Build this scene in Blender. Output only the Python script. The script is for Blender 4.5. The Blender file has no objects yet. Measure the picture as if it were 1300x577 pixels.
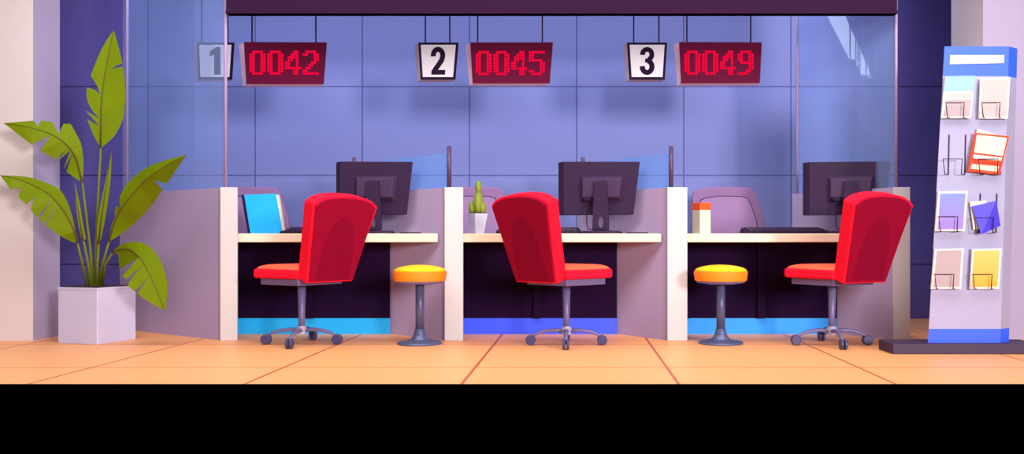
import bpy, bmesh, math
from mathutils import Vector, Matrix

R = math.radians
C = bpy.context.scene.collection
F = 1062.0            # focal length in pixels of the 1300 px wide frame
EYE = 0.706           # height of the eye above the floor
VX, VY = 733.0, 308.0 # vanishing point of the floor joints


def P(px, py, Y):
    """Point of the room at depth Y that the photograph shows at (px, py)."""
    return Vector(((px - VX) * Y / F, Y, EYE - (py - VY) * Y / F))


# ------------------------------------------------------------------ materials
def lin(c):
    c = c / 255.0
    return c / 12.92 if c <= 0.04045 else ((c + 0.055) / 1.055) ** 2.4


def col(rgb):
    return (lin(rgb[0]), lin(rgb[1]), lin(rgb[2]), 1.0)


MATS = {}


def mat(name, rgb, rough=0.55, metal=0.0, vary=0.05, scale=6.0, emit=None, spec=0.3):
    if name in MATS:
        return MATS[name]
    m = bpy.data.materials.new(name)
    m.use_nodes = True
    nt = m.node_tree
    b = nt.nodes['Principled BSDF']
    b.inputs['Roughness'].default_value = rough
    b.inputs['Metallic'].default_value = metal
    b.inputs['Specular IOR Level'].default_value = spec
    tc = nt.nodes.new('ShaderNodeTexCoord')
    nz = nt.nodes.new('ShaderNodeTexNoise')
    nz.inputs['Scale'].default_value = scale
    nz.inputs['Detail'].default_value = 2.0
    nt.links.new(tc.outputs['Object'], nz.inputs['Vector'])
    mx = nt.nodes.new('ShaderNodeMix')
    mx.data_type = 'RGBA'
    c = col(rgb)
    mx.inputs[6].default_value = tuple(v * (1 - vary) for v in c[:3]) + (1,)
    mx.inputs[7].default_value = tuple(min(1, v * (1 + vary)) for v in c[:3]) + (1,)
    nt.links.new(nz.outputs['Fac'], mx.inputs[0])
    nt.links.new(mx.outputs[2], b.inputs['Base Color'])
    if emit:
        b.inputs['Emission Color'].default_value = c
        b.inputs['Emission Strength'].default_value = emit
    MATS[name] = m
    return m


def joints_mat(name, rgb, groove, px, py, ox, oy, wide, rough, axes, vary=0.04):
    """Tiles: a colour with thin grooves every px / py metres (in object space)."""
    m = mat(name, rgb, rough, vary=vary, scale=0.8)
    nt = m.node_tree
    b = nt.nodes['Principled BSDF']
    base = b.inputs['Base Color'].links[0].from_socket
    tc = nt.nodes['Texture Coordinate']
    sp = nt.nodes.new('ShaderNodeSeparateXYZ')
    nt.links.new(tc.outputs['Object'], sp.inputs[0])

    def line(sock, period, off):
        a = nt.nodes.new('ShaderNodeMath'); a.operation = 'SUBTRACT'
        nt.links.new(sock, a.inputs[0]); a.inputs[1].default_value = off - period / 2
        f = nt.nodes.new('ShaderNodeMath'); f.operation = 'FLOORED_MODULO'
        nt.links.new(a.outputs[0], f.inputs[0]); f.inputs[1].default_value = period
        s = nt.nodes.new('ShaderNodeMath'); s.operation = 'SUBTRACT'
        nt.links.new(f.outputs[0], s.inputs[0]); s.inputs[1].default_value = period / 2
        ab = nt.nodes.new('ShaderNodeMath'); ab.operation = 'ABSOLUTE'
        nt.links.new(s.outputs[0], ab.inputs[0])
        lt = nt.nodes.new('ShaderNodeMath'); lt.operation = 'LESS_THAN'
        nt.links.new(ab.outputs[0], lt.inputs[0]); lt.inputs[1].default_value = wide
        return lt.outputs[0]
    l1 = line(sp.outputs[axes[0]], px, ox)
    l2 = line(sp.outputs[axes[1]], py, oy)
    mx_ = nt.nodes.new('ShaderNodeMath'); mx_.operation = 'MAXIMUM'
    nt.links.new(l1, mx_.inputs[0]); nt.links.new(l2, mx_.inputs[1])
    mix = nt.nodes.new('ShaderNodeMix'); mix.data_type = 'RGBA'
    nt.links.new(mx_.outputs[0], mix.inputs[0])
    nt.links.new(base, mix.inputs[6])
    mix.inputs[7].default_value = col(groove)
    nt.links.new(mix.outputs[2], b.inputs['Base Color'])
    return m


def glass_mat(name, tint, body, haze):
    m = bpy.data.materials.new(name)
    m.use_nodes = True
    nt = m.node_tree
    nt.nodes.remove(nt.nodes['Principled BSDF'])
    out = nt.nodes['Material Output']
    tr = nt.nodes.new('ShaderNodeBsdfTransparent'); tr.inputs[0].default_value = col(tint)
    df = nt.nodes.new('ShaderNodeBsdfDiffuse'); df.inputs[0].default_value = col(body)
    gl = nt.nodes.new('ShaderNodeBsdfGlossy'); gl.inputs['Roughness'].default_value = 0.02
    fr = nt.nodes.new('ShaderNodeFresnel'); fr.inputs[0].default_value = 1.45
    nz = nt.nodes.new('ShaderNodeTexNoise'); nz.inputs['Scale'].default_value = 1.5
    tc = nt.nodes.new('ShaderNodeTexCoord')
    nt.links.new(tc.outputs['Object'], nz.inputs['Vector'])
    mr = nt.nodes.new('ShaderNodeMapRange')
    mr.inputs[3].default_value = haze * 0.8; mr.inputs[4].default_value = haze * 1.2
    nt.links.new(nz.outputs['Fac'], mr.inputs[0])
    a = nt.nodes.new('ShaderNodeMixShader')
    nt.links.new(mr.outputs[0], a.inputs[0])
    nt.links.new(tr.outputs[0], a.inputs[1]); nt.links.new(df.outputs[0], a.inputs[2])
    b = nt.nodes.new('ShaderNodeMixShader')
    ge = nt.nodes.new('ShaderNodeNewGeometry')       # only the outer faces reflect
    ml_ = nt.nodes.new('ShaderNodeMath'); ml_.operation = 'SUBTRACT'; ml_.use_clamp = True
    nt.links.new(fr.outputs[0], ml_.inputs[0]); nt.links.new(ge.outputs['Backfacing'], ml_.inputs[1])
    nt.links.new(ml_.outputs[0], b.inputs[0])
    nt.links.new(a.outputs[0], b.inputs[1]); nt.links.new(gl.outputs[0], b.inputs[2])
    nt.links.new(b.outputs[0], out.inputs[0])
    return m


M_FLOOR = joints_mat('floor_tile', (250, 172, 112), (190, 92, 62), 1.08, 1.08, 0.504, 4.715, 0.0085, 0.45, (0, 1))
M_WALL = joints_mat('wall_panel_periwinkle', (122, 127, 186), (80, 80, 138), 0.99, 0.822, -0.007, 2.147, 0.006, 0.7, (0, 2), 0.03)
M_WALLSHADE = joints_mat('wall_panel_shaded', (98, 86, 164), (52, 44, 100), 30.0, 0.822, 13.0, 2.147, 0.006, 0.7, (0, 2), 0.03)  # same wall as the middle section, shade painted in as darker indigo
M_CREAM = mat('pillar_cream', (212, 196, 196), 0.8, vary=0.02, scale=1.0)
M_PILLARSHADE = mat('pillar_shaded', (166, 150, 178), 0.8, vary=0.03, scale=1.0)  # pillar faces away from the light, their shade painted in as lilac
M_CEIL = mat('ceiling_white', (225, 222, 230), 0.8)
M_FASCIA = mat('fascia_plum', (44, 16, 46), 0.8, spec=.08, vary=0.08, scale=2.0)
M_DIV = mat('divider_lilac', (166, 146, 182), 0.7, vary=0.04, scale=2.0)
M_EDGE = mat('divider_edge', (204, 195, 198), 0.7, vary=0.02)
M_POST = mat('post_mauve', (168, 138, 176), 0.5)
M_DARKPOST = mat('post_dark', (84, 62, 92), 0.4, metal=0.2)
M_GLASS = glass_mat('tinted_blue_glass', (240, 246, 255), (170, 195, 255), 0.15)
M_SCREEN = glass_mat('pale_blue_glass', (235, 244, 255), (140, 185, 255), 0.25)
M_TOP = mat('worktop_cream', (232, 212, 186), 0.5, vary=0.03)
M_DARK = mat('counter_dark', (30, 10, 42), 0.85, spec=.05, vary=0.08)
M_CYAN = mat('plinth_cyan', (30, 168, 238), 0.5)
M_ROYAL = mat('plinth_royal', (58, 84, 248), 0.5)
M_AZURE = mat('plinth_azure', (36, 148, 245), 0.5)
M_BLACK = mat('plastic_black', (50, 32, 60), 0.55, spec=.15, vary=0.08)
M_BLACK2 = mat('plastic_black_deep', (36, 20, 46), 0.55, spec=.15, vary=0.08)
M_BLACK3 = mat('plastic_black_soft', (66, 46, 76), 0.5, spec=.2, vary=0.06)
M_RED = mat('fabric_red', (234, 22, 50), 0.9, spec=.08, vary=0.06, scale=20)
M_CRIM = mat('fabric_crimson', (140, 8, 42), 0.9, spec=.05, vary=0.06, scale=20)
M_CRIM2 = mat('fabric_deep_crimson', (126, 6, 40), 0.9, spec=.05, vary=0.06, scale=20)
M_REDLIT = mat('fabric_red_lit', (252, 96, 60), 0.8, vary=0.06, scale=20)  # red seat fabric, light on its top painted in as orange-red
M_STEEL = mat('steel_violet', (112, 104, 152), 0.4, metal=0.15)
M_STEEL2 = mat('steel_slate', (86, 90, 128), 0.35, metal=0.2)
M_WHEEL = mat('wheel_dark', (66, 60, 100), 0.4)
M_HUB = mat('hub_light', (170, 165, 195), 0.4, metal=0.2)
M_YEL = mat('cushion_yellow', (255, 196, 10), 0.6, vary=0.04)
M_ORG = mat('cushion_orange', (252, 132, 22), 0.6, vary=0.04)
M_MAUVE = mat('clerk_mauve', (134, 98, 140), 0.8, vary=0.05)
M_MAUVE2 = mat('clerk_mauve_light', (146, 112, 154), 0.8, vary=0.05)
M_PLUM = mat('clerk_plum', (70, 44, 80), 0.7)
M_LEAF = mat('leaf_green', (102, 118, 0), 0.65, spec=.1, vary=0.18, scale=5)
M_RIB = mat('leaf_rib', (92, 74, 22), 0.6)
M_STEM = mat('leaf_stem', (98, 104, 14), 0.6)
M_POT = mat('pot_grey_lilac', (196, 190, 220), 0.6, vary=0.03)
M_SOIL = mat('soil_dark', (58, 34, 44), 0.9, vary=0.3, scale=40)
M_STAND = mat('stand_lilac', (166, 158, 190), 0.6, vary=0.03, scale=2)
M_STANDSIDE = mat('stand_side_grey', (160, 150, 178), 0.6)
M_BLUE = mat('stand_blue', (52, 92, 252), 0.5)
M_BASE = mat('stand_base_dark', (62, 44, 70), 0.6)
M_WIRE = mat('wire_dark', (52, 36, 60), 0.4, metal=0.3)
M_PAPER = mat('paper_white', (220, 210, 208), 0.7, vary=0.02)
M_BEIGE = mat('paper_beige', (192, 172, 170), 0.7, vary=0.03)
M_TAUPE = mat('paper_taupe', (180, 156, 160), 0.7, vary=0.03)
M_SKY = mat('paper_sky', (142, 176, 214), 0.7, vary=0.04)
M_ORED = mat('paper_orange_red', (226, 62, 28), 0.7)
M_CREAMP = mat('paper_cream', (226, 210, 186), 0.7, vary=0.04)
M_VIOLET = mat('paper_violet', (86, 72, 240), 0.6)
M_VIOLET2 = mat('paper_deep_violet', (70, 54, 206), 0.6)
M_YPAPER = mat('paper_yellow', (252, 206, 96), 0.7, vary=0.08, scale=4)
M_LILACP = mat('paper_lilac', (176, 176, 246), 0.7, vary=0.08, scale=4)
M_SIGN = mat('sign_white', (196, 188, 198), 0.6)
M_SIGNSIDE = mat('sign_side', (190, 172, 188), 0.6)
M_INK = mat('sign_ink', (32, 16, 42), 0.8, spec=.05)
M_LEDBG = mat('led_panel', (84, 10, 44), 0.8, spec=.08)
M_LEDSIDE = mat('led_side', (252, 214, 222), 0.5)
M_LED = mat('led_red', (255, 8, 58), 0.5, emit=.95, spec=0.0)
M_LED.node_tree.nodes['Principled BSDF'].inputs['Base Color'].links and M_LED.node_tree.links.remove(M_LED.node_tree.nodes['Principled BSDF'].inputs['Base Color'].links[0])
M_LED.node_tree.nodes['Principled BSDF'].inputs['Base Color'].default_value = (.05, .0, .005, 1)
M_FOLDER = mat('folder_cyan', (34, 172, 246), 0.5)
M_FOLDERD = mat('folder_dark', (60, 40, 84), 0.6)
M_CACTUS = mat('cactus_green', (126, 140, 40), 0.6, vary=0.2, scale=30)
M_WHITE = mat('ceramic_white', (214, 208, 232), 0.4)
M_LID = mat('lid_orange', (250, 86, 30), 0.5)


def gradient_paper(name, top, bottom):
    m = mat(name, top, 0.7, vary=0.0)
    nt = m.node_tree
    b = nt.nodes['Principled BSDF']
    tc = nt.nodes['Texture Coordinate']
    sp = nt.nodes.new('ShaderNodeSeparateXYZ')
    nt.links.new(tc.outputs['Generated'], sp.inputs[0])
    rp = nt.nodes.new('ShaderNodeValToRGB')
    rp.color_ramp.elements[0].color = col(bottom)
    rp.color_ramp.elements[1].color = col(top)
    nt.links.new(sp.outputs[2], rp.inputs[0])
    nt.links.new(rp.outputs[0], b.inputs['Base Color'])
    return m


M_GRAD_LILAC = gradient_paper('print_blue_to_lilac', (128, 140, 214), (160, 124, 204))
M_GRAD_YEL = gradient_paper('print_cream_to_yellow', (222, 186, 104), (222, 168, 54))


# ------------------------------------------------------------------ mesh helpers
class MB:
    def __init__(s):
        s.bm = bmesh.new()

    def poly(s, pts):
        vs = [s.bm.verts.new(p) for p in pts]
        return s.bm.faces.new(vs)

    def loft(s, A, B):
        """Closed prism between two polygons with the same number of corners."""
        a = [s.bm.verts.new(p) for p in A]
        b = [s.bm.verts.new(p) for p in B]
        n = len(a)
        s.bm.faces.new(a); s.bm.faces.new(list(reversed(b)))
        for i in range(n):
            j = (i + 1) % n
            s.bm.faces.new((a[j], a[i], b[i], b[j]))
        return s

    def prism(s, pts, vec):
        v = Vector(vec)
        return s.loft([Vector(p) for p in pts], [Vector(p) + v for p in pts])

    def box(s, x0, x1, y0, y1, z0, z1):
        return s.prism([(x0, y0, z0), (x1, y0, z0), (x1, y0, z1), (x0, y0, z1)], (0, y1 - y0, 0))

    def lathe(s, prof, n=40, c=(0, 0, 0), axis='z'):
        cx, cy, cz = c
        rings = []
        for r, z in prof:
            ring = []
            if r < 1e-6:
                ring = [s.bm.verts.new((cx, cy, cz + z) if axis == 'z' else (cx, cy + z, cz) if axis == 'y' else (cx + z, cy, cz))]
            else:
                for k in range(n):
                    a = 2 * math.pi * k / n
                    u, v = r * math.cos(a), r * math.sin(a)
                    p = (cx + u, cy + v, cz + z) if axis == 'z' else (cx + u, cy + z, cz + v) if axis == 'y' else (cx + z, cy + u, cz + v)
                    ring.append(s.bm.verts.new(p))
            rings.append(ring)
        for A, B in zip(rings, rings[1:]):
            for k in range(n):
                j = (k + 1) % n
                if len(A) == 1 and len(B) == 1:
                    continue
                if len(A) == 1:
                    s.bm.faces.new((A[0], B[j], B[k]))
                elif len(B) == 1:
                    s.bm.faces.new((A[k], A[j], B[0]))
                else:
                    s.bm.faces.new((A[k], A[j], B[j], B[k]))
        if len(rings[0]) > 1:
            s.bm.faces.new(list(reversed(rings[0])))
        if len(rings[-1]) > 1:
            s.bm.faces.new(rings[-1])
        return s

    def tube(s, pts, radii, n=10, flat=1.0):
        pts = [Vector(p) for p in pts]
        if not isinstance(radii, (list, tuple)):
            radii = [radii] * len(pts)
        rings = []
        prev = None
        for i, p in enumerate(pts):
            d = (pts[min(i + 1, len(pts) - 1)] - pts[max(i - 1, 0)]).normalized()
            if prev is None:
                ref = Vector((0, 0, 1)) if abs(d.z) < 0.9 else Vector((1, 0, 0))
                u = d.cross(ref).normalized()
            else:
                u = (prev - d * prev.dot(d)).normalized()
            prev = u
            v = d.cross(u).normalized()
            rings.append([s.bm.verts.new(p + (u * math.cos(2 * math.pi * k / n) + v * flat * math.sin(2 * math.pi * k / n)) * radii[i]) for k in range(n)])
        for A, B in zip(rings, rings[1:]):
            for k in range(n):
                j = (k + 1) % n
                s.bm.faces.new((A[k], A[j], B[j], B[k]))
        s.bm.faces.new(list(reversed(rings[0])))
        s.bm.faces.new(rings[-1])
        return s

    def build(s, name, m, parent=None, smooth=False, bevel=0.0, seg=2, local=None, tri=False):
        bmesh.ops.recalc_face_normals(s.bm, faces=s.bm.faces)
        if tri:
            bmesh.ops.triangulate(s.bm, faces=[f for f in s.bm.faces if len(f.verts) > 4])
        if local is not None:                      # geometry given in room space
            for v in s.bm.verts:
                v.co -= Vector(local)
        me = bpy.data.meshes.new(name)
        s.bm.to_mesh(me); s.bm.free()
        me.materials.append(m)
        o = bpy.data.objects.new(name, me)
        C.objects.link(o)
        if parent:
            o.parent = parent
        if smooth:
            for p in me.polygons:
                p.use_smooth = True
        if bevel:
            b = o.modifiers.new('bevel', 'BEVEL')
            b.width = bevel; b.segments = seg; b.limit_method = 'ANGLE'; b.angle_limit = R(40)
        return o


def smooth_by_angle(o, deg=40):
    me = o.data
    for p in me.polygons:
        p.use_smooth = True
    bm = bmesh.new(); bm.from_mesh(me)
    for e in bm.edges:
        if len(e.link_faces) == 2 and e.calc_face_angle(0) > R(deg):
            e.smooth = False
    bm.to_mesh(me); bm.free()
    return o


def tag(o, label, cat, group=None):
    o['label'] = label; o['category'] = cat
    if group:
        o['group'] = group
    return o


def thing(name, label, cat, loc, rz=0.0, group=None):
    o = bpy.data.objects.new(name, None)
    o.empty_display_size = 0.1
    C.objects.link(o)
    o.location = loc; o.rotation_euler = (0, 0, rz)
    return tag(o, label, cat, group)


def struct(o):
    o['kind'] = 'structure'
    return o


# ------------------------------------------------------------------ the room
WALL_Y = 7.73
FRONT_Y = 4.165
m = MB()
m.loft([(-6, FRONT_Y, 0), (5, FRONT_Y, 0), (5, FRONT_Y + .3, -.02), (-6, FRONT_Y + .3, -.02)],
       [(-6, WALL_Y + .12, 0), (5, WALL_Y + .12, 0), (5, WALL_Y + .12, -.02), (-6, WALL_Y + .12, -.02)])
struct(m.build('floor', M_FLOOR))
xl, xr = (156 - VX) * WALL_Y / F, (1140 - VX) * WALL_Y / F
struct(MB().box(xl, xr, WALL_Y, WALL_Y + .12, 0, 3.1).build('wall_back', M_WALL))
struct(MB().box(-6, xl, WALL_Y, WALL_Y + .12, 0, 3.1).build('wall_left', M_WALLSHADE))  # outer parts of the back wall, coloured as if in shade
struct(MB().box(xr, 5, WALL_Y, WALL_Y + .12, 0, 3.1).build('wall_right', M_WALLSHADE))
struct(MB().box(-6, 5, 5.88, WALL_Y + .12, 3.1, 3.2).build('ceiling', M_CEIL))


def two_tone(o, m2, test):
    o.data.materials.append(m2)
    for p in o.data.polygons:
        if test(p.normal):
            p.material_index = 1
    return o


px_l = (42 - VX) * 6 / F
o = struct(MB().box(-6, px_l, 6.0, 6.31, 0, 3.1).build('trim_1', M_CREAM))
two_tone(o, M_PILLARSHADE, lambda n: n.x > .5)  # right face coloured as shaded
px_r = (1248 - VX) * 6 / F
o = struct(MB().box(px_r, 5, 6.0, 6.51, 0, 3.1).build('trim_2', M_PILLARSHADE))  # front face coloured as shaded
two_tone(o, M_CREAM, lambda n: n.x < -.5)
fz = EYE + (VY - 17.5) * 5.92 / F
fx0, fx1 = (287 - VX) * 5.92 / F, (1139 - VX) * 5.92 / F
fo = MB().box(fx0, fx1, 5.92, 5.97, fz, 3.1).box(fx0, fx1, 5.91, 5.98, fz, fz + .022).build('trim_3', M_FASCIA)
struct(fo)

# ------------------------------------------------------------------ dividers
DIVH = EYE + (VY - 238) * 6 / F
DB = 6.8
# front-left px, front-right px, back px
DIVS = [(280, 300, 152), (565, 587, 441), (848, 872, 733), (1135, 1155, 1006)]
DIVGEO = []
labels = ['lilac counter divider under the tall glass pane beside the potted plant',
          'low glass-topped divider between the counters with the 0042 and 0045 displays',
          'low glass-topped divider between the counters with the 0045 and 0049 displays',
          'lilac counter divider under the tall glass pane beside the brochure stand']
for i, (a, b, c) in enumerate(DIVS):
    fl, fr = P(a, VY, 6), P(b, VY, 6)
    bl = P(c, VY, DB)
    d = bl - fl; d.z = 0
    DIVGEO.append((fl.x, fr.x, d))
    w = fr.x - fl.x
    org = Vector(((fl.x + fr.x) / 2, 6, 0))
    t = thing('counter_divider', labels[i], 'divider', org, 0, 'dividers between the counters')
    cap = .02
    L = d.length; u = d.normalized()
    p0, p1 = Vector((fl.x, 6.02, 0)), Vector((fr.x, 6.02, 0))
    m = MB().prism([p0, p1, p1 + d - Vector((0, .02, 0)), p0 + d - Vector((0, .02, 0))], (0, 0, DIVH - .012))
    m.build('panel', M_DIV, t, local=org)
    tp = .004
    m = MB().prism([(fl.x - tp, 6, 0), (fr.x + tp, 6, 0), (fr.x + tp, 6.022, 0), (fl.x - tp, 6.022, 0)], (0, 0, DIVH))
    m.build('end_panel', M_EDGE, t, bevel=.004, local=org)
    m = MB().prism([p + Vector((0, 0, DIVH - .012)) for p in (p0, p1, p1 + d, p0 + d)], (0, 0, .012))
    m.build('top_cap', M_DIV, t, local=org)
    # the glass stands on the left half of the top
    tall = i in (0, 3)
    top = 3.1 if tall else EYE + (VY - 189) * 6 / F
    e0 = Vector((fl.x + .03, 6.03, DIVH)); e1 = e0 + d * .97
    nrm = Vector((-u.y, u.x, 0))
    if tall:
        g = MB().prism([e0, e1, e1 + nrm * .012, e0 + nrm * .012], (0, 0, top - DIVH))
    else:
        z1 = top - .03
        g = MB().prism([e0 + Vector((0, 0, 0)), e1, e1 + nrm * .012, e0 + nrm * .012], (0, 0, z1 - DIVH))
    g.build('glass_pane', M_GLASS if tall else M_SCREEN, t, local=org)
    for e, rr, extra in ((e0, .017, 0.02), (e1, .017, 0.02)):
        q = e + nrm * .006
        if tall:
            pm = MB().tube([q, Vector((q.x, q.y, top))], .011, 8)
        else:
            pm = MB().tube([q, Vector((q.x, q.y, top + extra))], .016, 8)
        pm.build('post', M_POST if tall else M_DARKPOST, t, local=org, smooth=True)

# ------------------------------------------------------------------ counters
ZT, ZB = .7705, .706
YD = 6.045
PLM = [M_CYAN, M_ROYAL, M_AZURE]
cl = ['cream-topped counter with a cyan plinth, blue book standing on it',
      'cream-topped counter with a royal blue plinth, cactus pot on it',
      'cream-topped counter with an azure plinth, orange-lidded box on it']


def div_right(i, Y):   # x of the right face of divider i at depth Y
    fl, fr, d = DIVGEO[i]
    return fr + d.x * (Y - 6) / d.y


def div_left(i, Y):
    fl, fr, d = DIVGEO[i]
    return fl + d.x * (Y - 6) / d.y


YM = 6.42
for i in range(3):
    g = .006
    x0 = max(div_right(i, YD), DIVGEO[i][1] - .02) + g
    org = Vector(((div_right(i, YM) + div_left(i + 1, YM)) / 2, YM, 0))
    t = thing('service_counter', cl[i], 'counter', org, 0, 'service counters between the dividers')
    yb = 6.72
    pts = [(div_right(i, YD) + g, YD), (div_left(i + 1, YD) - g, YD), (div_left(i + 1, yb) - g, yb), (div_right(i, yb) + g, yb)]
    MB().prism([(x, y, ZB) for x, y in pts], (0, 0, ZT - ZB)).build('worktop', M_TOP, t, bevel=.006, local=org)
    pts = [(div_right(i, YM) + g, YM), (div_left(i + 1, YM) - g, YM), (div_left(i + 1, YM + .04) - g, YM + .04), (div_right(i, YM + .04) + g, YM + .04)]
    zp = .125
    MB().prism([(x, y, zp) for x, y in pts], (0, 0, ZB - zp)).build('front_panel', M_DARK, t, local=org)
    MB().prism([(x, y + .006, 0) for x, y in pts], (0, 0, zp)).build('plinth', PLM[i], t, local=org)
    x1 = div_left(i + 1, YM) - .35
    for fx in (.25, .62):
        xx = div_right(i, YM) + (div_left(i + 1, YM) - div_right(i, YM)) * fx
        MB().box(xx - .03, xx + .03, YM - .03, YM - .001, zp, ZB).build('upright', M_DARK, t, local=org)

# ------------------------------------------------------------------ monitors
def ellipse_hole_neck(m, w0, w1, z0, z1, y0, y1, hz, hw, hh):
    """Tapered neck with an oval cable hole, extruded from y0 to y1."""
    n = 24
    outer, inner = [], []
    for k in range(n):
        a = 2 * math.pi * k / n + math.pi / n
        inner.append((hw * math.cos(a), hz + hh * math.sin(a)))
        dx, dz = math.cos(a), math.sin(a)
        best = 1e9
        for (zl, s) in ((z1, 1), (z0, -1)):
            if dz * s > 1e-6:
                best = min(best, (zl - hz) / dz)
        # side lines: half width varies linearly from w0 at z0 to w1 at z1
        k1 = (w1 - w0) / (z1 - z0)
        den = abs(dx) - k1 * dz
        if den > 1e-6:
            tt = (w0 + k1 * (hz - z0)) / den
            if tt > 0:
                best = min(best, tt)
        outer.append((dx * best, hz + dz * best))
    rows = []
    for y in (y0, y1):
        rows.append(([m.bm.verts.new((x, y, z)) for x, z in outer], [m.bm.verts.new((x, y, z)) for x, z in inner]))
    (oa, ia), (ob, ib) = rows
    for k in range(n):
        j = (k + 1) % n
        m.bm.faces.new((oa[k], oa[j], ia[j], ia[k]))
        m.bm.faces.new((ob[j], ob[k], ib[k], ib[j]))
        m.bm.faces.new((oa[j], oa[k], ob[k], ob[j]))
        m.bm.faces.new((ia[k], ia[j], ib[j], ib[k]))
    return m


MONS = [(477, 6.20, -10), (764, 6.20, -12), (1080, 6.20, -18)]
ml = ['black desktop monitor seen from behind on the counter with the blue book',
      'black desktop monitor seen from behind on the counter with the cactus',
      'black desktop monitor seen from behind on the counter with the orange-lidded box']
for i, (mx, my, rz) in enumerate(MONS):
    p = P(mx, VY, my)
    t = thing('desktop_monitor', ml[i], 'monitor', (p.x, my, ZT), R(rz), 'monitors on the counters')
    k = my / F
    zt, zb = (297 - 204) * k, (297 - 273) * k
    wl, wr, wrb = -.295, .285, .238
    # casing: outline with a lower right corner drawn in
    m = MB().prism([(wl, .02, zb), (wrb, .02, zb), (wr, .02, zt - .012), (wl, .02, zt)], (-.055, .05, 0))
    m.build('casing', M_BLACK, t, bevel=.006)
    m = MB().prism([(wl - .03, .0695, zb + .03), (wrb - .08, .0695, zb + .03), (wr - .08, .0695, zt - .03), (wl - .03, .0695, zt - .02)], (0, .004, 0))
    m.build('screen', M_BLACK2, t)
    m = MB().loft([(-.165, .022, .125 + .12), (.14, .022, .125 + .12), (.165, .022, .43), (-.165, .022, .43)],
                  [(-.14, -.025, .15 + .12), (.13, -.025, .15 + .12), (.145, -.025, .405), (-.14, -.025, .405)])
    m.build('rear_housing', M_BLACK3, t, bevel=.004)
    m = ellipse_hole_neck(MB(), .062, .05, .012, .39, -.06, -.026, .085, .021, .042)
    m.build('neck', M_BLACK, t, bevel=.003)
    m = MB().lathe([(.0, 0), (.15, 0), (.15, .012), (.14, .02), (0, .024)], 32, (0, 0, .0005))
    for v in m.bm.verts:
        v.co.y = v.co.y * .5 - .02
    m.build('stand_base', M_BLACK, t)
    q = [(-.10, -.03, .262), (-.105, -.045, .2), (-.105, -.045, .08), (-.095, -.05, .035), (-.05, -.062, .03), (.02, -.066, .03), (.09, -.05, .016), (.16, -.03, .004)]
    MB().tube(q, .0042, 6).build('cable', M_BLACK2, t, smooth=True)
    MB().box(-.125, -.075, -.045, -.02, .245, .275).build('plug', M_BLACK2, t)

# keyboards and mouse mats
KB = [(414, 'black keyboard beside the blue book'), (684, 'black keyboard between the cactus and the monitor'), (995, 'black keyboard beside the orange-lidded box')]
for i, (kx, lb) in enumerate(KB):
    p = P(kx, VY, 6.33)
    t = thing('keyboard', lb, 'keyboard', (p.x, 6.33, ZT), R(3), 'keyboards on the counters')
    hw = .32
    m = MB().loft([(-hw, -.09, 0), (-hw, .10, 0), (-hw + .02, .10, .048), (-hw + .0, -.09, .018)],
                  [(hw, -.09, 0), (hw, .10, 0), (hw - .01, .10, .05), (hw, -.09, .02)])
    m.build('keyboard_body', M_BLACK2, t, bevel=.003)
    m = MB()
    for r in range(4):
        y = -.07 + r * .042
        z = .02 + (y + .09) / .19 * .03
        for c in range(14):
            x = -hw + .04 + c * (2 * hw - .07) / 14
            m.box(x, x + .034, y, y + .032, z, z + .008)
    m.build('keys', M_BLACK3, t)
for i, (kx, lb) in enumerate([(524, 'thin black mouse mat at the right end of the blue book counter'), (811, 'thin black mouse mat at the right end of the cactus counter')]):
    p = P(kx, VY, 6.27)
    m = MB().loft([(-.065, -.035, 0), (.085, -.035, 0), (.075, .035, 0), (-.07, .035, 0)], [(-.065, -.035, .008), (.085, -.035, .008), (.075, .035, .008), (-.07, .035, .008)])
    o = m.build('mouse_mat', M_BLACK2, bevel=.002)
    o.location = (P(kx, VY, 6.10).x - .02, 6.10, ZT + .0005)
    tag(o, lb, 'mouse mat', 'mouse mats on the counters')

# ------------------------------------------------------------------ things on the counters
YI = 6.26
k = YI / F
p = P(338, 297, YI)
t = thing('book', 'bright blue book standing upright on the left counter', 'book', (p.x, YI, ZT))


def L(px, py, Y, org):
    v = P(px, py, Y); v.z += 0.0
    return v - Vector(org)


org = Vector((p.x, YI, ZT))


def zfix(q):
    return Vector((q.x, q.y, max(0.0005, q.z)))


def quad(pxs, Y, org):
    return [zfix(L(a, b, Y, org)) for a, b in pxs]


front = [(310, 247.5), (350, 246), (359, 297.5), (318, 297.5)]
MB().prism(quad(front, YI, org), (0, .008, 0)).build('front_cover', M_FOLDER, t)
MB().prism(quad([(312, 249), (352.5, 247.5), (361, 297.5), (320, 297.5)], YI + .008, org), (0, .04, 0)).build('pages', M_CREAMP, t)
MB().prism(quad([(309, 247.5), (350, 246), (360, 297.5), (317.5, 297.5)], YI + .048, org), (-.02, .008, 0)).build('back_cover', M_FOLDERD, t)

# cactus
YI = 6.24
p = P(606, 297, YI)
t = thing('potted_cactus', 'small green cactus in a white tapered pot', 'plant', (p.x, YI, ZT))
k = YI / F
hp = 25.5 * k


def sq(r, z, rot, sx=1.0):
    return [(r * sx * math.cos(rot + a), r * math.sin(rot + a), z) for a in (R(45), R(135), R(225), R(315))]


m = MB().loft(sq(9.0 * k, 0, R(38)), sq(13.5 * k, hp, R(38)))
m.build('pot', M_WHITE, t, bevel=.003)
MB().loft(sq(11.5 * k, hp, R(38)), sq(11.5 * k, hp + .004, R(38))).build('soil', M_SOIL, t)


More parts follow.
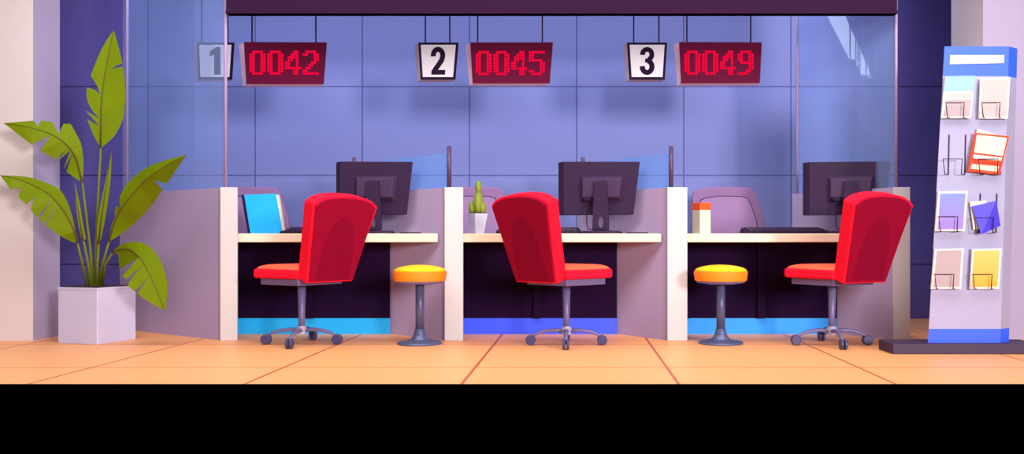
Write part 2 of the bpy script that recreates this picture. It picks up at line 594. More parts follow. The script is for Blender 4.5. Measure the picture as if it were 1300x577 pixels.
def cactus_lobe(m, pts, rad, ribs=8):
    pts = [Vector(q) for q in pts]
    n = ribs * 4
    rings = []
    for i, q in enumerate(pts):
        ring = []
        for kk in range(n):
            a = 2 * math.pi * kk / n
            r = rad[i] * (1 + .10 * math.cos(ribs * a))
            ring.append(m.bm.verts.new(q + Vector((r * math.cos(a), r * math.sin(a), 0))))
        rings.append(ring)
    for A, B in zip(rings, rings[1:]):
        for kk in range(n):
            j = (kk + 1) % n
            m.bm.faces.new((A[kk], A[j], B[j], B[kk]))
    m.bm.faces.new(list(reversed(rings[0]))); m.bm.faces.new(rings[-1])


def lobe(cx, w, z0, z1, y=0):
    N = 9
    pts, rad = [], []
    for q in range(N + 1):
        f = q / N
        pts.append((cx, y, z0 + (z1 - z0) * f))
        rad.append(max(.001, w * math.sin(math.pi * (0.12 + .86 * f)) ** .55))
    return pts, rad


for j, (cx, w, z0, z1, y) in enumerate([(.005, .036, hp, hp + .17, 0), (-.04, .026, hp, hp + .09, .01), (.04, .027, hp, hp + .085, -.005), (.008, .024, hp + .15, hp + .25, 0)]):
    m = MB(); cactus_lobe(m, *lobe(cx, w, z0, z1, y), ribs=7)
    m.build('cactus_stem', M_CACTUS, t, smooth=True)

# box with orange lid
YI = 6.24
k = YI / F
p = P(890.5, 297, YI)
t = thing('lidded_box', 'tall white box with a bright orange lid on the right counter', 'box', (p.x, YI, ZT))
ro = R(-11)
hb, hl = 30 * k, 39 * k
r = 9.6 * k * 1.22
rot = R(28)
MB().loft(sq(r, 0, rot), sq(r, hb, rot)).build('body', M_CREAMP, t, bevel=.003)
MB().loft(sq(r * 1.04, hb, rot), sq(r * 1.04, hl, rot)).build('lid', M_LID, t, bevel=.003)


# ------------------------------------------------------------------ chairs
def arc_outline(wb, wt, h, crown, n=12):
    """Chair back: narrow at the bottom, flaring upward, crowned top."""
    pts = [(-wb / 2, 0), (wb / 2, 0)]
    pts += [(wb / 2 + (wt - wb) / 2 * .55, h * .5), (wt / 2, h * .9)]
    for q in range(n + 1):
        f = q / n
        x = wt / 2 - wt * f
        e = abs(2 * f - 1)
        pts.append((x, h * .9 + crown * (1 - e ** 2.6) + .02 * (1 - e ** 8)))
    pts += [(-wt / 2, h * .9)][:0]
    pts += [(-wb / 2 - (wt - wb) / 2 * .55, h * .5)]
    return pts


def red_chair(px, Y, deg, label):
    p = P(px, VY, Y)
    b = R(deg)
    t = thing('swivel_chair', label, 'chair', (p.x, Y, 0), b, 'red swivel chairs in front of the counters')
    s = Y / F
    zs = .463
    # seat: rounded pad, front end thicker
    pts = [(.225, -.22, zs), (.235, .20, zs), (.19, .262, zs), (-.19, .262, zs), (-.235, .20, zs), (-.225, -.22, zs)]
    m = MB().loft(pts, [(x, y, zs + .062) for x, y, z in pts])
    m.build('seat', M_RED, t, bevel=.014, seg=3)
    pts2 = [(.215, -.215, 0), (.222, .19, 0), (.18, .246, 0), (-.18, .246, 0), (-.222, .19, 0), (-.215, -.215, 0)]
    m = MB()
    N = 6
    lay = []
    for q in range(N + 1):
        f = q / N
        sc = 1 - .45 * (1 - math.cos(f * math.pi / 2))
        lay.append([(x * sc, y * sc, zs + .06 + .034 * math.sin(f * math.pi / 2)) for x, y, z in pts2])
    vr = [[m.bm.verts.new(v) for v in l] for l in lay]
    for A, B in zip(vr, vr[1:]):
        for q in range(6):
            j = (q + 1) % 6
            m.bm.faces.new((A[q], A[j], B[j], B[q]))
    m.bm.faces.new(vr[-1]); m.bm.faces.new(list(reversed(vr[0])))
    m.build('seat_pad', M_REDLIT, t, smooth=True)  # seat top coloured as lit
    # backrest
    lean = Matrix.Rotation(R(17), 4, 'X')      # top goes to -y
    h = .60
    base = Vector((0, -.185, zs + .002))
    out = arc_outline(.40, .555, h, .045)

    def tr(x, y, z):
        v = Matrix.Rotation(R(17), 3, 'X') @ Vector((x, y, z))
        return v + base
    cush = MB().loft([tr(x, -.105, z) for x, z in out], [tr(x * .96, .0, z * .985 + .004) for x, z in out])
    cush.build('backrest', M_RED, t, bevel=.012, seg=3)
    cz = .29
    shell = MB().loft([tr(x * .945, -.106, (z - cz) * .955 + cz) for x, z in out], [tr(x * .92, -.114, (z - cz) * .945 + cz) for x, z in out])
    shell.build('back_shell', M_CRIM, t, bevel=.004)
    ar = [(-.15, .03), (.15, .03), (.135, .25), (.10, .38), (.05, .445), (0, .46), (-.05, .445), (-.10, .38), (-.135, .25)]
    MB().loft([tr(x, -.113, z) for x, z in ar], [tr(x * .97, -.1165, z) for x, z in ar]).build('back_inlay', M_CRIM2, t)
    # mount, column, base
    MB().box(-.19, .19, -.19, .19, zs - .045, zs - .001).build('seat_mount', M_STEEL, t, bevel=.004)
    MB().lathe([(.021, .115), (.0225, .2), (.030, zs - .04)], 24).build('column', M_STEEL, t, smooth=True)
    MB().lathe([(.034, .075), (.034, .1), (.04, .102), (.04, .112), (.032, .118), (.032, .13), (.022, .132)], 24).build('hub', M_HUB, t)
    for ang in (0, 90, 180, 270):
        a = R(ang) - b
        ux, uy = math.cos(a), math.sin(a)
        rr = .245
        prof = [(.02, .098), (.08, .104), (.14, .098), (.19, .085), (.225, .068), (rr, .05)]
        leg = MB().tube([(ux * q, uy * q, z) for q, z in prof], [.019, .018, .016, .014, .012, .009], 10, 0.75).build('leg', M_STEEL, t, smooth=True)
        tang = Vector((-uy, ux, 0)) if ang in (90, 270) else Vector((-uy, ux, 0))
        # caster: two discs on an axle, set across the leg direction for side legs
        ax = a + R(90) if ang in (90, 270) else a + R(62)
        ax = a + R(90 if ang in (90, 270) else 90)
        for sgn in (-1, 1):
            m = MB().lathe([(0, -.009), (.03, -.009), (.035, -.005), (.035, .005), (.03, .009), (0, .009)], 20, axis='x')
            rm = Matrix.Rotation(ax, 4, 'Z')
            off = Vector((math.cos(ax), math.sin(ax), 0)) * (.013 * sgn)
            for v in m.bm.verts:
                v.co = rm @ v.co + off + Vector((ux * rr, uy * rr, .0352))
            m.build('wheel', M_WHEEL, leg)
        m = MB().tube([(ux * rr, uy * rr, .036), (ux * rr, uy * rr, .062)], .008, 8)
        m.build('caster_stem', M_STEEL2, leg)
    return t


red_chair(383, 5.78, 58, 'red swivel chair turned left at the counter with the blue book')
red_chair(719, 5.74, -44, 'red swivel chair turned right at the cactus counter')
red_chair(1056, 5.74, 30, 'red swivel chair turned left at the counter nearest the brochure stand')


# ------------------------------------------------------------------ stools
def stool(px, Y, label):
    p = P(px, VY, Y)
    t = thing('round_stool', label, 'stool', (p.x, Y, 0), 0, 'round orange stools in front of the counters')
    MB().lathe([(0, 0), (.152, 0), (.155, .008), (.148, .016), (.10, .024), (.062, .034), (.044, .06), (.036, .09), (.034, .094), (.038, .098), (.034, .104), (0, .104)], 40).build('foot', M_STEEL2, t)
    MB().lathe([(.030, .1), (.030, .425)], 24).build('column', M_STEEL2, t, smooth=True)
    MB().lathe([(0, .415), (.10, .415), (.165, .426), (.17, .438), (0, .44)], 40).build('seat_plate', M_STEEL, t)
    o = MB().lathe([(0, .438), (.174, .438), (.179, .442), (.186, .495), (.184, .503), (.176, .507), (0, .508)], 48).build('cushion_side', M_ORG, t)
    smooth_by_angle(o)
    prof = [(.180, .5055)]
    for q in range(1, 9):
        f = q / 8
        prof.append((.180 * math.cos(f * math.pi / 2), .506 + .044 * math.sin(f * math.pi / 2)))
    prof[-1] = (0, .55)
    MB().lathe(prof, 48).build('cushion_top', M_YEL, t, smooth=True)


stool(533, 5.81, 'orange round stool standing right of the leftmost red chair')
stool(915, 5.83, 'orange round stool at the counter with the orange-lidded box')


# ------------------------------------------------------------------ clerk chairs
def clerk(px, label, rz):
    Y = 7.15
    p = P(px, VY, Y)
    s = Y / F
    t = thing('office_chair', label, 'chair', (p.x, Y, 0), R(rz), 'mauve office chairs behind the counters')
    top = EYE + (VY - 238) * s
    w = .31
    zb = .62

    def out(sc, dz):
        pts = [(-w * .98 * sc, zb + dz), (w * 1.12 * sc, zb + dz), (w * 1.02 * sc, .9), (w * .80 * sc, top - .05 - dz), (w * .70 * sc, top - .012 - dz), (w * .52 * sc, top - dz), (-w * .3 * sc, top + .004 - dz), (-w * .8 * sc, top - .015 - dz), (-w * .93 * sc, top - .03 - dz), (-w * .95 * sc, top - .08 - dz)]
        return pts
    m = MB().loft([(x, 0, z) for x, z in out(1, 0)], [(x * .98, .07, z) for x, z in out(1, 0)])
    m.build('backrest', M_MAUVE, t, bevel=.01)
    m = MB().loft([(x, .001, z) for x, z in out(.80, .075)], [(x * .98, -.006, z) for x, z in out(.80, .075)])
    m.build('back_trim', M_PLUM, t)
    m = MB().loft([(x, -.004, z) for x, z in out(.78, .084)], [(x * .98, -.012, z) for x, z in out(.78, .084)])
    m.build('back_panel', M_MAUVE2, t)
    m = MB().box(-.25, .25, -.32, .0, .46, .54); m.build('seat', M_MAUVE, t, bevel=.02)
    MB().box(-.04, .04, .0, .05, .48, .66).build('back_support', M_PLUM, t)
    MB().lathe([(.03, .08), (.025, .46)], 16, (0, -.14, 0)).build('column', M_PLUM, t)
    for q in range(5):
        a = R(72 * q + 90)
        MB().tube([(0, -.14, .09), (math.cos(a) * .26, -.14 + math.sin(a) * .26, .02)], [.025, .02], 8).build('leg', M_PLUM, t)


clerk(318, 'mauve office chair back behind the blue book', 4)
clerk(603, 'mauve office chair back behind the cactus', 0)
clerk(923, 'mauve office chair back behind the orange-lidded box', 0)

# ------------------------------------------------------------------ signs
YS = 6.40
SEG = {
    '0': ["011110", "110011", "110011", "110011", "110011", "110011", "110011", "110011", "011110"],
    '2': ["011110", "110011", "000011", "000011", "000110", "001100", "011000", "110000", "111111"],
    '4': ["000110", "001110", "011110", "011010", "110010", "110010", "111111", "000110", "000110"],
    '5': ["111111", "110000", "110000", "111110", "000011", "000011", "000011", "110011", "011110"],
    '9': ["011110", "110011", "110011", "110011", "011111", "000011", "000011", "000110", "111100"],
}


def cable_to_ceiling(px, zt, Y, parent, org):
    x = (px - VX) * Y / F
    MB().tube([(x, Y, zt), (x, Y, 3.1)], .0055, 6).build('cable', M_INK, parent, local=org, smooth=True)


def display(front, sideL, cables, text, label):
    (ax, ay), (bx, by), (cx_, cy), (dx, dy) = front     # TL TR BR BL
    pf = [P(x, y, YS) for x, y in front]
    org = Vector(((pf[0].x + pf[1].x) / 2, YS + .05, pf[2].z))
    t = thing('number_display', label, 'display', org, 0, 'hanging number displays')
    yb = YS + .1
    back = [P(sideL[0][0], sideL[0][1], yb), P(bx - 4, by, yb), P(cx_ - 5, cy, yb), P(sideL[1][0], sideL[1][1], yb)]
    for v, w_ in zip(back, pf):
        v.z = w_.z
    MB().loft(pf, back).build('housing', M_LEDSIDE, t, local=org)
    # dark face plate
    off = Vector((0, -.006, 0))
    MB().loft([v + off for v in pf], [v + Vector((0, .002, 0)) for v in pf]).build('face', M_LEDBG, t, local=org)
    x0 = ax + 7; cw = (bx - ax - 15) / 4
    for q, ch in enumerate(text):
        m = MB()
        pw = 3.45
        for r_, row in enumerate(SEG[ch]):
            for c_, on in enumerate(row):
                if on == '1':
                    X = x0 + q * cw + c_ * pw
                    Yp = ay + 11 + r_ * pw
                    g = pw * .84
                    m.prism([P(X, Yp, YS - .007), P(X + g, Yp, YS - .007), P(X + g, Yp + g, YS - .007), P(X, Yp + g, YS - .007)], (0, -.003, 0))
        m.build('digit', M_LED, t, local=org)
    for c in cables:
        cable_to_ceiling(c, pf[0].z, YS + .03, t, org)


def number_sign(front, sideL, cables, ch, label):
    (ax, ay), (bx, by), (cx_, cy), (dx, dy) = front
    pf = [P(x, y, YS) for x, y in front]
    org = Vector(((pf[0].x + pf[1].x) / 2, YS + .05, pf[2].z))
    t = thing('number_sign', label, 'sign', org, 0, 'hanging white number signs')
    yb = YS + .1
    back = [P(sideL[0][0], sideL[0][1], yb), P(bx - 4, by, yb), P(cx_ - 5, cy, yb), P(sideL[1][0], sideL[1][1], yb)]
    for v, w_ in zip(back, pf):
        v.z = w_.z
    MB().loft([v + Vector((0, .012, 0)) for v in pf], back).build('housing', M_SIGNSIDE, t, local=org)
    MB().loft(pf, [v + Vector((0, .012, 0)) for v in pf]).build('frame', M_INK, t, local=org)
    c = sum(pf, Vector()) / 4
    inn = [c + Vector(((v.x - c.x) * .87, -.004, (v.z - c.z) * .87)) for v in pf]
    MB().loft(inn, [v + Vector((0, .006, 0)) for v in inn]).build('face', M_SIGN, t, local=org)
    if ch == '1':
        kq = YS / F
        fig = [(-1, -17.5), (7, -17.5), (7, 17.5), (1.5, 17.5), (-6.5, 12), (-6.5, 5.5), (-1, 8)]
        o = MB().prism([c + Vector((x * kq, -.006, z * kq)) for x, z in fig], (0, .004, 0)).build('numeral', M_INK, t, local=org)
        for cc in cables:
            cable_to_ceiling(cc, pf[0].z, YS + .03, t, org)
        return
    kq = YS / F
    m = MB()

    def stroke(cl, wd, dy=0.0):
        n = len(cl)
        edge_ = []
        for q, (x, z) in enumerate(cl):
            a, b = cl[max(q - 1, 0)], cl[min(q + 1, n - 1)]
            dx, dz = b[0] - a[0], b[1] - a[1]
            ln = math.hypot(dx, dz)
            hw = (wd[q] if isinstance(wd, list) else wd) / 2
            edge_.append(((x - dz / ln * hw, z + dx / ln * hw), (x + dz / ln * hw, z - dx / ln * hw)))
        for (a, b), (c2, d2) in zip(edge_, edge_[1:]):
            m.prism([c + Vector((x * kq, -.006 - dy, z * kq)) for x, z in (a, b, d2, c2)], (0, .004, 0))

    def arc(cx2, cz2, rx, rz_, a0, a1, n=14):
        return [(cx2 + rx * math.cos(R(a0 + (a1 - a0) * q / n)), cz2 + rz_ * math.sin(R(a0 + (a1 - a0) * q / n))) for q in range(n + 1)]
    if ch == '2':
        stroke(arc(0, 7, 6, 7.6, 190, -20) + [(4.4, 0.5), (0, -6), (-3.6, -11), (-5, -15)], 6.4)
        m.prism([c + Vector((x * kq, -.0066, z * kq)) for x, z in ((-8.6, -17.5), (9, -17.5), (9, -11.5), (-8.2, -11.5))], (0, .004, 0))
    else:
        stroke(arc(0, 8, 6, 6.6, 185, -75), 6.2)
        stroke(arc(0, -7.4, 6.2, 7.4, 78, -185), 6.4, .0006)
        m.prism([c + Vector((x * kq, -.0072, z * kq)) for x, z in ((-2.5, -2.2), (3, -2.2), (3, 3.0), (-2.5, 3.0))], (0, .004, 0))
    m.build('numeral', M_INK, t, local=org)
    for cc in cables:
        cable_to_ceiling(cc, pf[0].z, YS + .03, t, org)


number_sign([(250, 54), (297, 54), (294, 101), (252, 101)], [(245, 54), (248.5, 101)], (256, 289), '1', 'white hanging sign reading 1, partly behind the tall left glass')
number_sign([(531, 54), (582, 54), (578, 101), (534, 101)], [(526, 54), (530, 101)], (540, 571), '2', 'white hanging sign reading 2')
number_sign([(796, 54), (847, 54), (844, 101), (799, 101)], [(790.5, 54), (795, 101)], (804.5, 836.5), '3', 'white hanging sign reading 3')
display([(310, 53.5), (415, 54), (411, 107), (313, 107)], [(303, 53.5), (308.5, 107)], (320, 401), '0042', 'hanging display with red digits 0042')
display([(597, 54), (702, 54), (698, 106), (600, 106)], [(591.5, 54), (596, 106)], (606.5, 688.5), '0045', 'hanging display with red digits 0045')
display([(862, 53.5), (967, 54), (964.5, 105.5), (864.5, 106)], [(855.5, 53.5), (860.5, 106)], (872, 953), '0049', 'hanging display with red digits 0049')

# ------------------------------------------------------------------ brochure stand
YB = 5.33
base_l, base_r = P(1134, VY, 5.26), P(1322, VY, 5.26)
org = Vector((P(1228, VY, YB).x, YB, 0))
t = thing('brochure_stand', 'tall lilac and blue leaflet stand on a long dark base by the right pillar', 'stand', org)
zb = .066
MB().box(base_l.x, base_r.x, 5.265, 5.52, 0, zb).build('base', M_BASE, t, bevel=.005, local=org)


def board_pt(px, py):
    return P(px, py, YB)


TL, TR, BR, BL = (1199, 59), (1281, 59), (1270, 438), (1178, 438)


def edge(py, left):
    f = (py - 59) / (438 - 59)
    return TL[0] + (BL[0] - TL[0]) * f if left else TR[0] + (BR[0] - TR[0]) * f


def slab(y0, y1, name, mm, fr=0.0, grow=0):
    pts = [P(edge(y0, True) - grow, y0, YB), P(edge(y0, False), y0, YB), P(edge(y1, False), y1, YB), P(edge(y1, True) - grow, y1, YB)]
    if y1 >= 438:
        pts[2].z = zb; pts[3].z = zb
    # back edge stands further right so the flank is seen
    bk = [v + Vector((.0, .06, 0)) for v in pts]
    bk[0].x += .05; bk[3].x += .05; bk[1].x += .085; bk[2].x += .085
    return MB().loft(pts, bk).build(name, mm, t, local=org)


def paint_side(o, mm):
    return two_tone(o, mm, lambda n: n.x > .4)


paint_side(slab(97, 418, 'board', M_STAND), M_STANDSIDE)
slab(59, 97, 'header', M_BLUE)
slab(418, 438, 'footer', M_BLUE)
MB().prism([P(x, y, YB - .004) for x, y in ((1206.5, 70), (1275, 70), (1274.5, 80), (1206, 81.5))], (0, .006, 0)).build('header_strip', M_CREAMP, t, local=org)


def holder(x0, x1, y0, y1, tall=None):
    """Bent-wire pocket: front hoop, two feet back to the board, tall wires behind."""
    yf = YB - .055
    m = MB()
    z0, z1 = P(0, y1, YB).z, P(0, y0, YB).z
    a, b = P(x0, y0, YB).x, P(x1, y0, YB).x
    a2, b2 = P(x0 + 2, y1, YB).x, P(x1 - 1, y1, YB).x
    rr = .0034
    foot = .045
    m.tube([(a2 + foot, YB - .002, z0), (a2, yf, z0), (a, yf, z1), (b, yf, z1), (b2, yf, z0), (b2 + foot, YB - .002, z0)], rr, 6)
    if tall:
        zt = P(0, tall, YB).z
        m.tube([(a2 + foot, YB - .004, z0), (a2 + foot + .006, YB - .004, zt)], rr, 6)
        m.tube([(b2 + foot, YB - .004, z0), (b2 + foot + .006, YB - .004, zt)], rr, 6)
    m.build('wire_holder', M_WIRE, t, local=org)


def leaflet(name, label, pts, mm, Y=YB - .03, thick=.012, tilt=.0):
    q = [P(x, y, YB) for x, y in pts]
    for v in q:
        v.y = Y
    o_ = Vector((sum(v.x for v in q) / 4, Y, min(v.z for v in q)))
    e = thing(name, label, 'leaflet', o_, 0, 'leaflets in the wire holders')
    MB().prism(q, (0, thick, 0)).build('cover', mm, e, local=o_)
    return e, o_, Y


def inset(e, o_, Y, pts, mm, name='print', d=.0015):
    q = [P(x, y, YB) for x, y in pts]
    for v in q:
        v.y = Y - d
    MB().prism(q, (0, d + .001, 0)).build(name, mm, e, local=o_)


# row 1
holder(1196, 1219, 132, 150.5, 118)
holder(1241, 1264, 132, 150.5, 118)
e = leaflet('leaflet', 'leaflet with a pale blue top half, top row left on the stand', [(1197.5, 98), (1235, 97.5), (1230, 151), (1192.5, 151)], M_PAPER)
inset(*e, [(1197.5, 98), (1235, 97.5), (1233.5, 116.5), (1196, 117)], M_SKY)
inset(*e, [(1199.5, 119.5), (1232, 119), (1231.6, 124.5), (1199, 125)], M_BEIGE)
inset(*e, [(1198.5, 128), (1230.5, 127), (1228, 148), (1195.5, 148.5)], M_TAUPE)
e = leaflet('leaflet', 'plain beige leaflet with a white border, top row right on the stand', [(1242, 101), (1279.5, 99.5), (1276.5, 151.5), (1240, 151.5)], M_PAPER)
inset(*e, [(1244.5, 103), (1277, 101.5), (1274.5, 148.5), (1242.5, 149)], M_BEIGE)
# row 2
holder(1192.5, 1216.5, 203, 222, 171)
holder(1237, 1261.5, 203, 222, 180)
e = leaflet('leaflet', 'cream sheet sticking out behind the orange-red leaflet', [(1239, 164), (1272, 174), (1262, 219), (1228, 214)], M_CREAMP, YB - .018, .004)
e = leaflet('leaflet', 'orange-red framed leaflet tilted in the second row of the stand', [(1234.5, 169.5), (1278, 174), (1266, 222.5), (1225.5, 218.5)], M_ORED, YB - .032, .008)
inset(*e, [(1237, 172), (1275, 176), (1270, 199), (1233.5, 194.5)], M_CREAMP)
inset(*e, [(1232.8, 197), (1269, 201), (1267.8, 205), (1232, 201.8)], M_PAPER)
inset(*e, [(1230.5, 209), (1265, 212), (1263, 219), (1229, 215)], M_CREAMP)
# row 3
holder(1187, 1211, 275.5, 294, 262)
holder(1232, 1256, 277, 295.5, 246)
e = leaflet('leaflet', 'lilac-blue leaflet with a white border, third row left on the stand', [(1188.5, 243.5), (1226, 243), (1222, 294), (1184.5, 294)], M_PAPER)
inset(*e, [(1191, 246.5), (1223, 246), (1219.5, 291), (1188, 291.5)], M_GRAD_LILAC)
e = leaflet('leaflet', 'pale sheet sticking out behind the violet folded leaflet', [(1229.5, 257), (1250, 254.5), (1256, 290), (1234, 292)], M_CREAMP, YB - .018, .004)
# violet folded leaflet: two facets meeting on a crease
Y3 = YB - .032
vp = {k_: P(x, y, YB) for k_, (x, y) in dict(a=(1231, 262), b=(1259, 256), c=(1264, 290), d=(1240, 298), m=(1267, 288)).items()}
for v in vp.values():
    v.y = Y3
A_, B_, C_, D_ = P(1231, 262.5, YB), P(1260, 255.5, YB), P(1267, 287, YB), P(1241, 298, YB)
for v in (A_, B_, C_, D_):
    v.y = Y3
B2, D2 = B_ + Vector((0, -.018, 0)), D_ + Vector((0, -.018, 0))
o_ = Vector(((A_.x + C_.x) / 2, Y3, D_.z))
e = thing('leaflet', 'violet folded leaflet tilted in the third row right of the stand', 'leaflet', o_, 0, 'leaflets in the wire holders')
MB().loft([A_, B2, D2], [v + Vector((0, .006, 0)) for v in (A_, B2, D2)]).build('cover', M_VIOLET, e, local=o_)
MB().loft([B2, C_, D2], [v + Vector((0, .006, 0)) for v in (B2, C_, D2)]).build('fold', M_VIOLET2, e, local=o_)
# row 4
holder(1182, 1206, 348, 366.5, 336)
holder(1230, 1254, 348, 366.5, 336)
e = leaflet('leaflet', 'taupe leaflet with a white border, bottom row left on the stand', [(1184, 316.5), (1221, 315.5), (1217.5, 367), (1179.5, 367)], M_PAPER)
inset(*e, [(1186.5, 318.5), (1218, 318), (1215, 364), (1183, 364.5)], M_TAUPE)
e = leaflet('leaflet', 'yellow leaflet with a white border, bottom row right on the stand', [(1231.5, 316.5), (1269, 315.5), (1265.5, 367), (1228.5, 367)], M_PAPER)
inset(*e, [(1233.5, 318.5), (1266, 318), (1263, 364), (1231, 364.5)], M_GRAD_YEL)

# ------------------------------------------------------------------ potted plant
YP = 5.97
p = P(124, VY, YP)
org = Vector((p.x, YP, 0))
t = thing('potted_plant', 'large broad-leaved plant in a square grey pot by the left pillar', 'plant', org)
kk = YP / F
hp = EYE - (364 - VY) * kk
rot = R(0)


def sqp(r, z):
    return [(org.x + r * math.cos(rot + a), org.y + r * math.sin(rot + a), z) for a in (R(-61), R(29), R(119), R(209))]


r0 = 43.5 * kk
MB().loft(sqp(r0 * .985, 0), sqp(r0 * .985, hp - .012)).build('pot', M_POT, t, bevel=.004, local=org)
m = MB()
o4, i4 = sqp(r0, hp), sqp(r0 * .88, hp)
vo = [m.bm.verts.new(v) for v in o4]; vi = [m.bm.verts.new(v) for v in i4]
vo2 = [m.bm.verts.new((v[0], v[1], hp - .014)) for v in o4]; vi2 = [m.bm.verts.new((v[0], v[1], hp - .014)) for v in i4]
for q in range(4):
    j = (q + 1) % 4
    m.bm.faces.new((vo[q], vo[j], vi[j], vi[q])); m.bm.faces.new((vo2[j], vo2[q], vi2[q], vi2[j]))
    m.bm.faces.new((vo2[q], vo2[j], vo[j], vo[q])); m.bm.faces.new((vi[q], vi[j], vi2[j], vi2[q]))
m.build('pot_rim', M_POT, t, local=org)
MB().loft(sqp(r0 * .875, hp - .013), sqp(r0 * .875, hp + .006)).build('soil', M_SOIL, t, local=org)


def seg_dist(p_, a, b):
    ab = (b[0] - a[0], b[1] - a[1])
    q = ((p_[0] - a[0]) * ab[0] + (p_[1] - a[1]) * ab[1]) / (ab[0] ** 2 + ab[1] ** 2 + 1e-9)
    q = max(0, min(1, q))
    return math.hypot(p_[0] - a[0] - q * ab[0], p_[1] - a[1] - q * ab[1]), q


def leaf(mid, sideA, sideB, Y0, Y1, foldA, foldB, stem, curl=0.0):
    """mid: midrib base -> tip; sides: outlines tip -> base; Y runs Y0 (base) to Y1 (tip).
    Each half is bent off the midrib by its own fold, as a banana-like leaf is."""
    def soften(line):
        for _ in range(2):
            res = [line[0]]
            for q in range(1, len(line) - 1):
                a, b, c = line[q - 1], line[q], line[q + 1]
                ang = abs(math.degrees(math.atan2((b[0] - a[0]) * (c[1] - b[1]) - (b[1] - a[1]) * (c[0] - b[0]),
                                                  (b[0] - a[0]) * (c[0] - b[0]) + (b[1] - a[1]) * (c[1] - b[1]))))
                if 4 < ang < 48:
                    res += [(b[0] + (a[0] - b[0]) * .25, b[1] + (a[1] - b[1]) * .25), (b[0] + (c[0] - b[0]) * .25, b[1] + (c[1] - b[1]) * .25)]
                else:
                    res.append(b)
            line = res + [line[-1]]
        return line
    base_, tip_ = mid[0], mid[-1]
    mid = soften(mid)
    sideA = soften([tip_] + sideA + [base_])[1:-1]
    sideB = soften([tip_] + sideB + [base_])[1:-1]
    n = len(mid) - 1

    def depth_mid(fr):
        return Y0 + (Y1 - Y0) * fr + curl * math.sin(math.pi * fr)

    def depth(pt, fold):
        best = (1e9, 0)
        for q in range(n):
            dd, f = seg_dist(pt, mid[q], mid[q + 1])
            if dd < best[0]:
                best = (dd, (q + f) / n)
        return depth_mid(best[1]) + fold * best[0] * 5.9 / F
    midp = [P(x, y, depth_mid(q / n)) for q, (x, y) in enumerate(mid)]
    m = MB()
    mv = [m.bm.verts.new(v) for v in midp]
    for side, fold in ((sideA, foldA), (sideB, foldB)):
        sv = [m.bm.verts.new(P(x, y, depth((x, y), fold))) for x, y in side]
        f = m.bm.faces.new(mv + sv)
        f.normal_update()
    bmesh.ops.triangulate(m.bm, faces=m.bm.faces[:])
    o = m.build('leaf', M_LEAF, t, local=org)
    so = o.modifiers.new('thickness', 'SOLIDIFY'); so.thickness = .004; so.offset = 0
    rp = [v + Vector((0, -.004, 0)) for v in midp]
    nr = len(rp)
    MB().tube(rp, [.0065 * (1 - .75 * q / (nr - 1)) for q in range(nr)], 6).build('midrib', M_RIB, o, local=org, smooth=True)
    st = [P(x, y, Y0 + (YP - Y0) * f) for (x, y), f in zip(stem, [q / (len(stem) - 1) for q in range(len(stem))])]
    st[-1].z = hp
    ns = len(st)
    MB().tube(st, [.007 + .004 * q / (ns - 1) for q in range(ns)], 8).build('stem', M_STEM, t, local=org, smooth=True)


# tall upright leaf
leaf([(128, 188), (128.6, 160), (128.6, 134), (133, 97.6), (139, 65), (144.5, 38)],
     [(129.4, 60), (115, 96.3), (123, 108), (127.5, 121), (121.6, 114.5), (110.7, 111), (109, 124), (117, 141), (126.8, 151), (108.6, 140.5), (126, 160), (111, 152), (115, 163), (120, 175)],
     [(151.5, 63.8), (155.4, 80.7), (148, 83), (141, 87.7), (155.4, 84.6), (158, 97.6), (159.3, 126), (156.7, 152), (145, 174.4)],
     5.98, 5.95, -.25, .85, [(128, 188), (125, 240), (122.5, 300), (121, 364)])
# upper left leaf
leaf([(104.5, 232), (98.8, 204), (89.7, 188), (74, 174), (52, 165), (28.6, 160), (4.7, 156.6)],
     [(43, 153.5), (48, 161), (52, 153.5), (66.3, 155), (74.5, 170.5), (80.6, 157.4), (89.7, 157.4), (100, 175.6), (104, 186), (106.5, 209)],
     [(40, 183.5), (49.4, 179), (64, 172.6), (50.7, 190.8), (70, 202.5), (85.8, 189), (69, 207.7), (89, 191.5), (80.6, 215.5), (92, 195), (84.5, 218), (95, 226)],
     5.92, 5.72, .5, -.2, [(104.5, 232), (109, 270), (115, 320), (117.5, 364)])
# lower left leaf
leaf([(98.3, 309), (97.5, 300), (91, 284.4), (80.6, 266), (62.4, 245.4), (41.6, 235), (23.4, 227), (0.5, 223)],
     [(33.8, 224), (57.2, 231.4), (75.4, 239), (85.8, 255), (93.6, 281)],
     [(13, 240), (27, 239), (23.4, 250.6), (33.8, 259.7), (44, 250), (39, 266), (46.8, 276.6), (67, 252), (49.4, 279), (56, 284.4), (73, 261), (57.5, 286), (72.8, 297.4), (88.4, 306.5)],
     5.86, 5.66, .2, -.35, [(98.3, 309), (103, 328), (111, 364)])
# right leaf
leaf([(138.5, 307), (144.2, 287), (153.3, 266), (169, 246.7), (185.8, 227), (214.5, 207.7), (237, 196.8)],
     [(204, 205), (178, 217), (159.8, 235), (151.5, 250.6), (152.5, 264), (146.8, 262.4), (145.5, 271.5), (146.8, 277), (142.5, 282), (139, 298)],
     [(212, 233), (196, 229), (206.7, 241.5), (188.5, 266), (170.2, 284.5), (152, 299)],
     5.88, 5.70, .3, .75, [(138.5, 307), (131, 332), (126, 364)])
# drooping lower right leaf
leaf([(143, 321), (151.5, 317), (165.4, 316), (179, 327.4), (189, 345.5), (198.7, 367.7), (209.8, 395)],
     [(213, 371), (211.5, 351), (202, 326), (188, 311), (171, 306.5), (151.5, 311)],
     [(179, 378), (175, 372), (189, 352), (171, 370.4), (162.6, 363.5), (164, 358), (182, 335), (161, 355), (155.7, 351), (177, 327), (152, 342), (150.5, 323)],
     5.84, 5.64, .25, -.3, [(143, 321), (134, 335), (129, 364)])
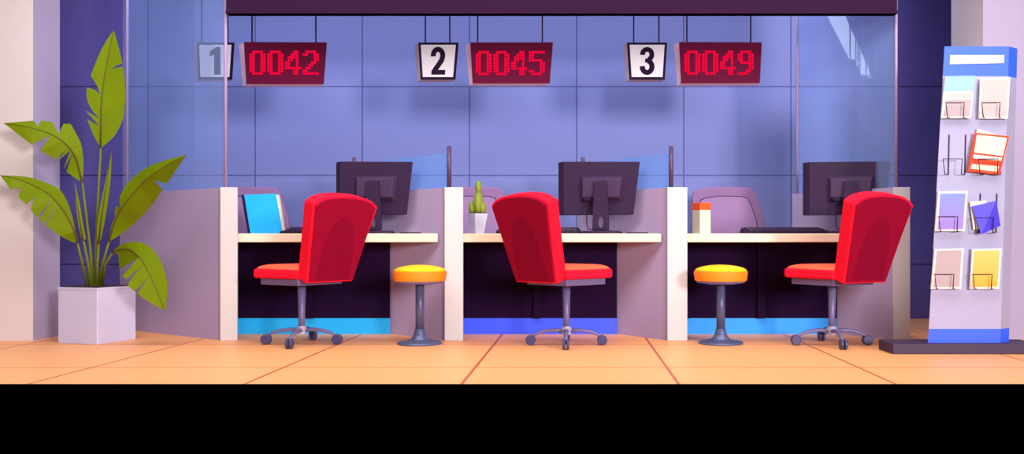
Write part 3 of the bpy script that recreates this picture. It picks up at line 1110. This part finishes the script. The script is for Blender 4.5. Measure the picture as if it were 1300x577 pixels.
# two narrow rolled young leaves
leaf([(106, 306), (102.5, 285), (99, 262), (95, 232)],
     [(96.5, 262), (99.5, 285), (103, 303)], [(101, 258), (105.5, 285), (109, 303)],
     5.9, 5.86, -.5, .6, [(106, 306), (112, 335), (115, 364)])
leaf([(125.5, 310), (128.5, 280), (134.5, 240), (141.6, 194)],
     [(135, 225), (128, 258), (123.2, 284.5), (123, 306)], [(140.5, 230), (136, 262), (132.5, 284.5), (128.4, 303)],
     5.93, 5.9, -.4, .7, [(125.5, 310), (123.5, 335), (123.5, 364)])

# ------------------------------------------------------------------ light, camera, view
def area(name, loc, target, size, power, rgb, sy=None):
    l = bpy.data.lights.new(name, 'AREA')
    l.energy = power; l.color = rgb
    l.shape = 'RECTANGLE'; l.size = size; l.size_y = sy or size
    o = bpy.data.objects.new(name, l); C.objects.link(o)
    o.location = loc
    o.rotation_euler = (Vector(target) - Vector(loc)).to_track_quat('-Z', 'Y').to_euler()
    return o


area('key_light', (6.2, -5.5, 2.5), (-.5, 6.5, 1.1), 1.8, 1250, (1.0, .97, .96))
area('front_fill', (2.6, -7.0, 2.6), (-.3, 6.5, 1.2), 5.0, 560, (.90, .93, 1.0), 2.5)  # unseen soft fill added behind the camera
area('overhead_fill', (-.3, 4.4, 3.0), (-.3, 4.9, 0), 7.0, 200, (1.0, .97, .94), 1.2)  # unseen overhead fill, added to brighten the floor
area('wall_fill', (-.6, 6.75, 3.06), (-.6, 7.5, 1.5), 6.2, 66, (.72, .84, 1.0), .3)  # unseen strip added to brighten the wall top and fill its shadows

w = bpy.data.worlds.new('world')
bpy.context.scene.world = w
w.use_nodes = True
w.node_tree.nodes['Background'].inputs[0].default_value = (0, 0, 0, 1)
w.node_tree.nodes['Background'].inputs[1].default_value = 0.0

cam = bpy.data.cameras.new('camera')
co = bpy.data.objects.new('camera', cam); C.objects.link(co)
co.location = (0, 0, EYE); co.rotation_euler = (R(90), 0, 0)
cam.sensor_fit = 'HORIZONTAL'; cam.sensor_width = 36
cam.lens = 36 * F / 1300
cam.shift_x = -(VX - 650) / 1300
cam.shift_y = (VY - 288.5) / 1300
cam.clip_start = .05
sc = bpy.context.scene
sc.camera = co
sc.view_settings.view_transform = 'Standard'
sc.view_settings.look = 'None'
sc.view_settings.gamma = 1
sc.view_settings.exposure = 0
sc.view_settings.use_curve_mapping = False
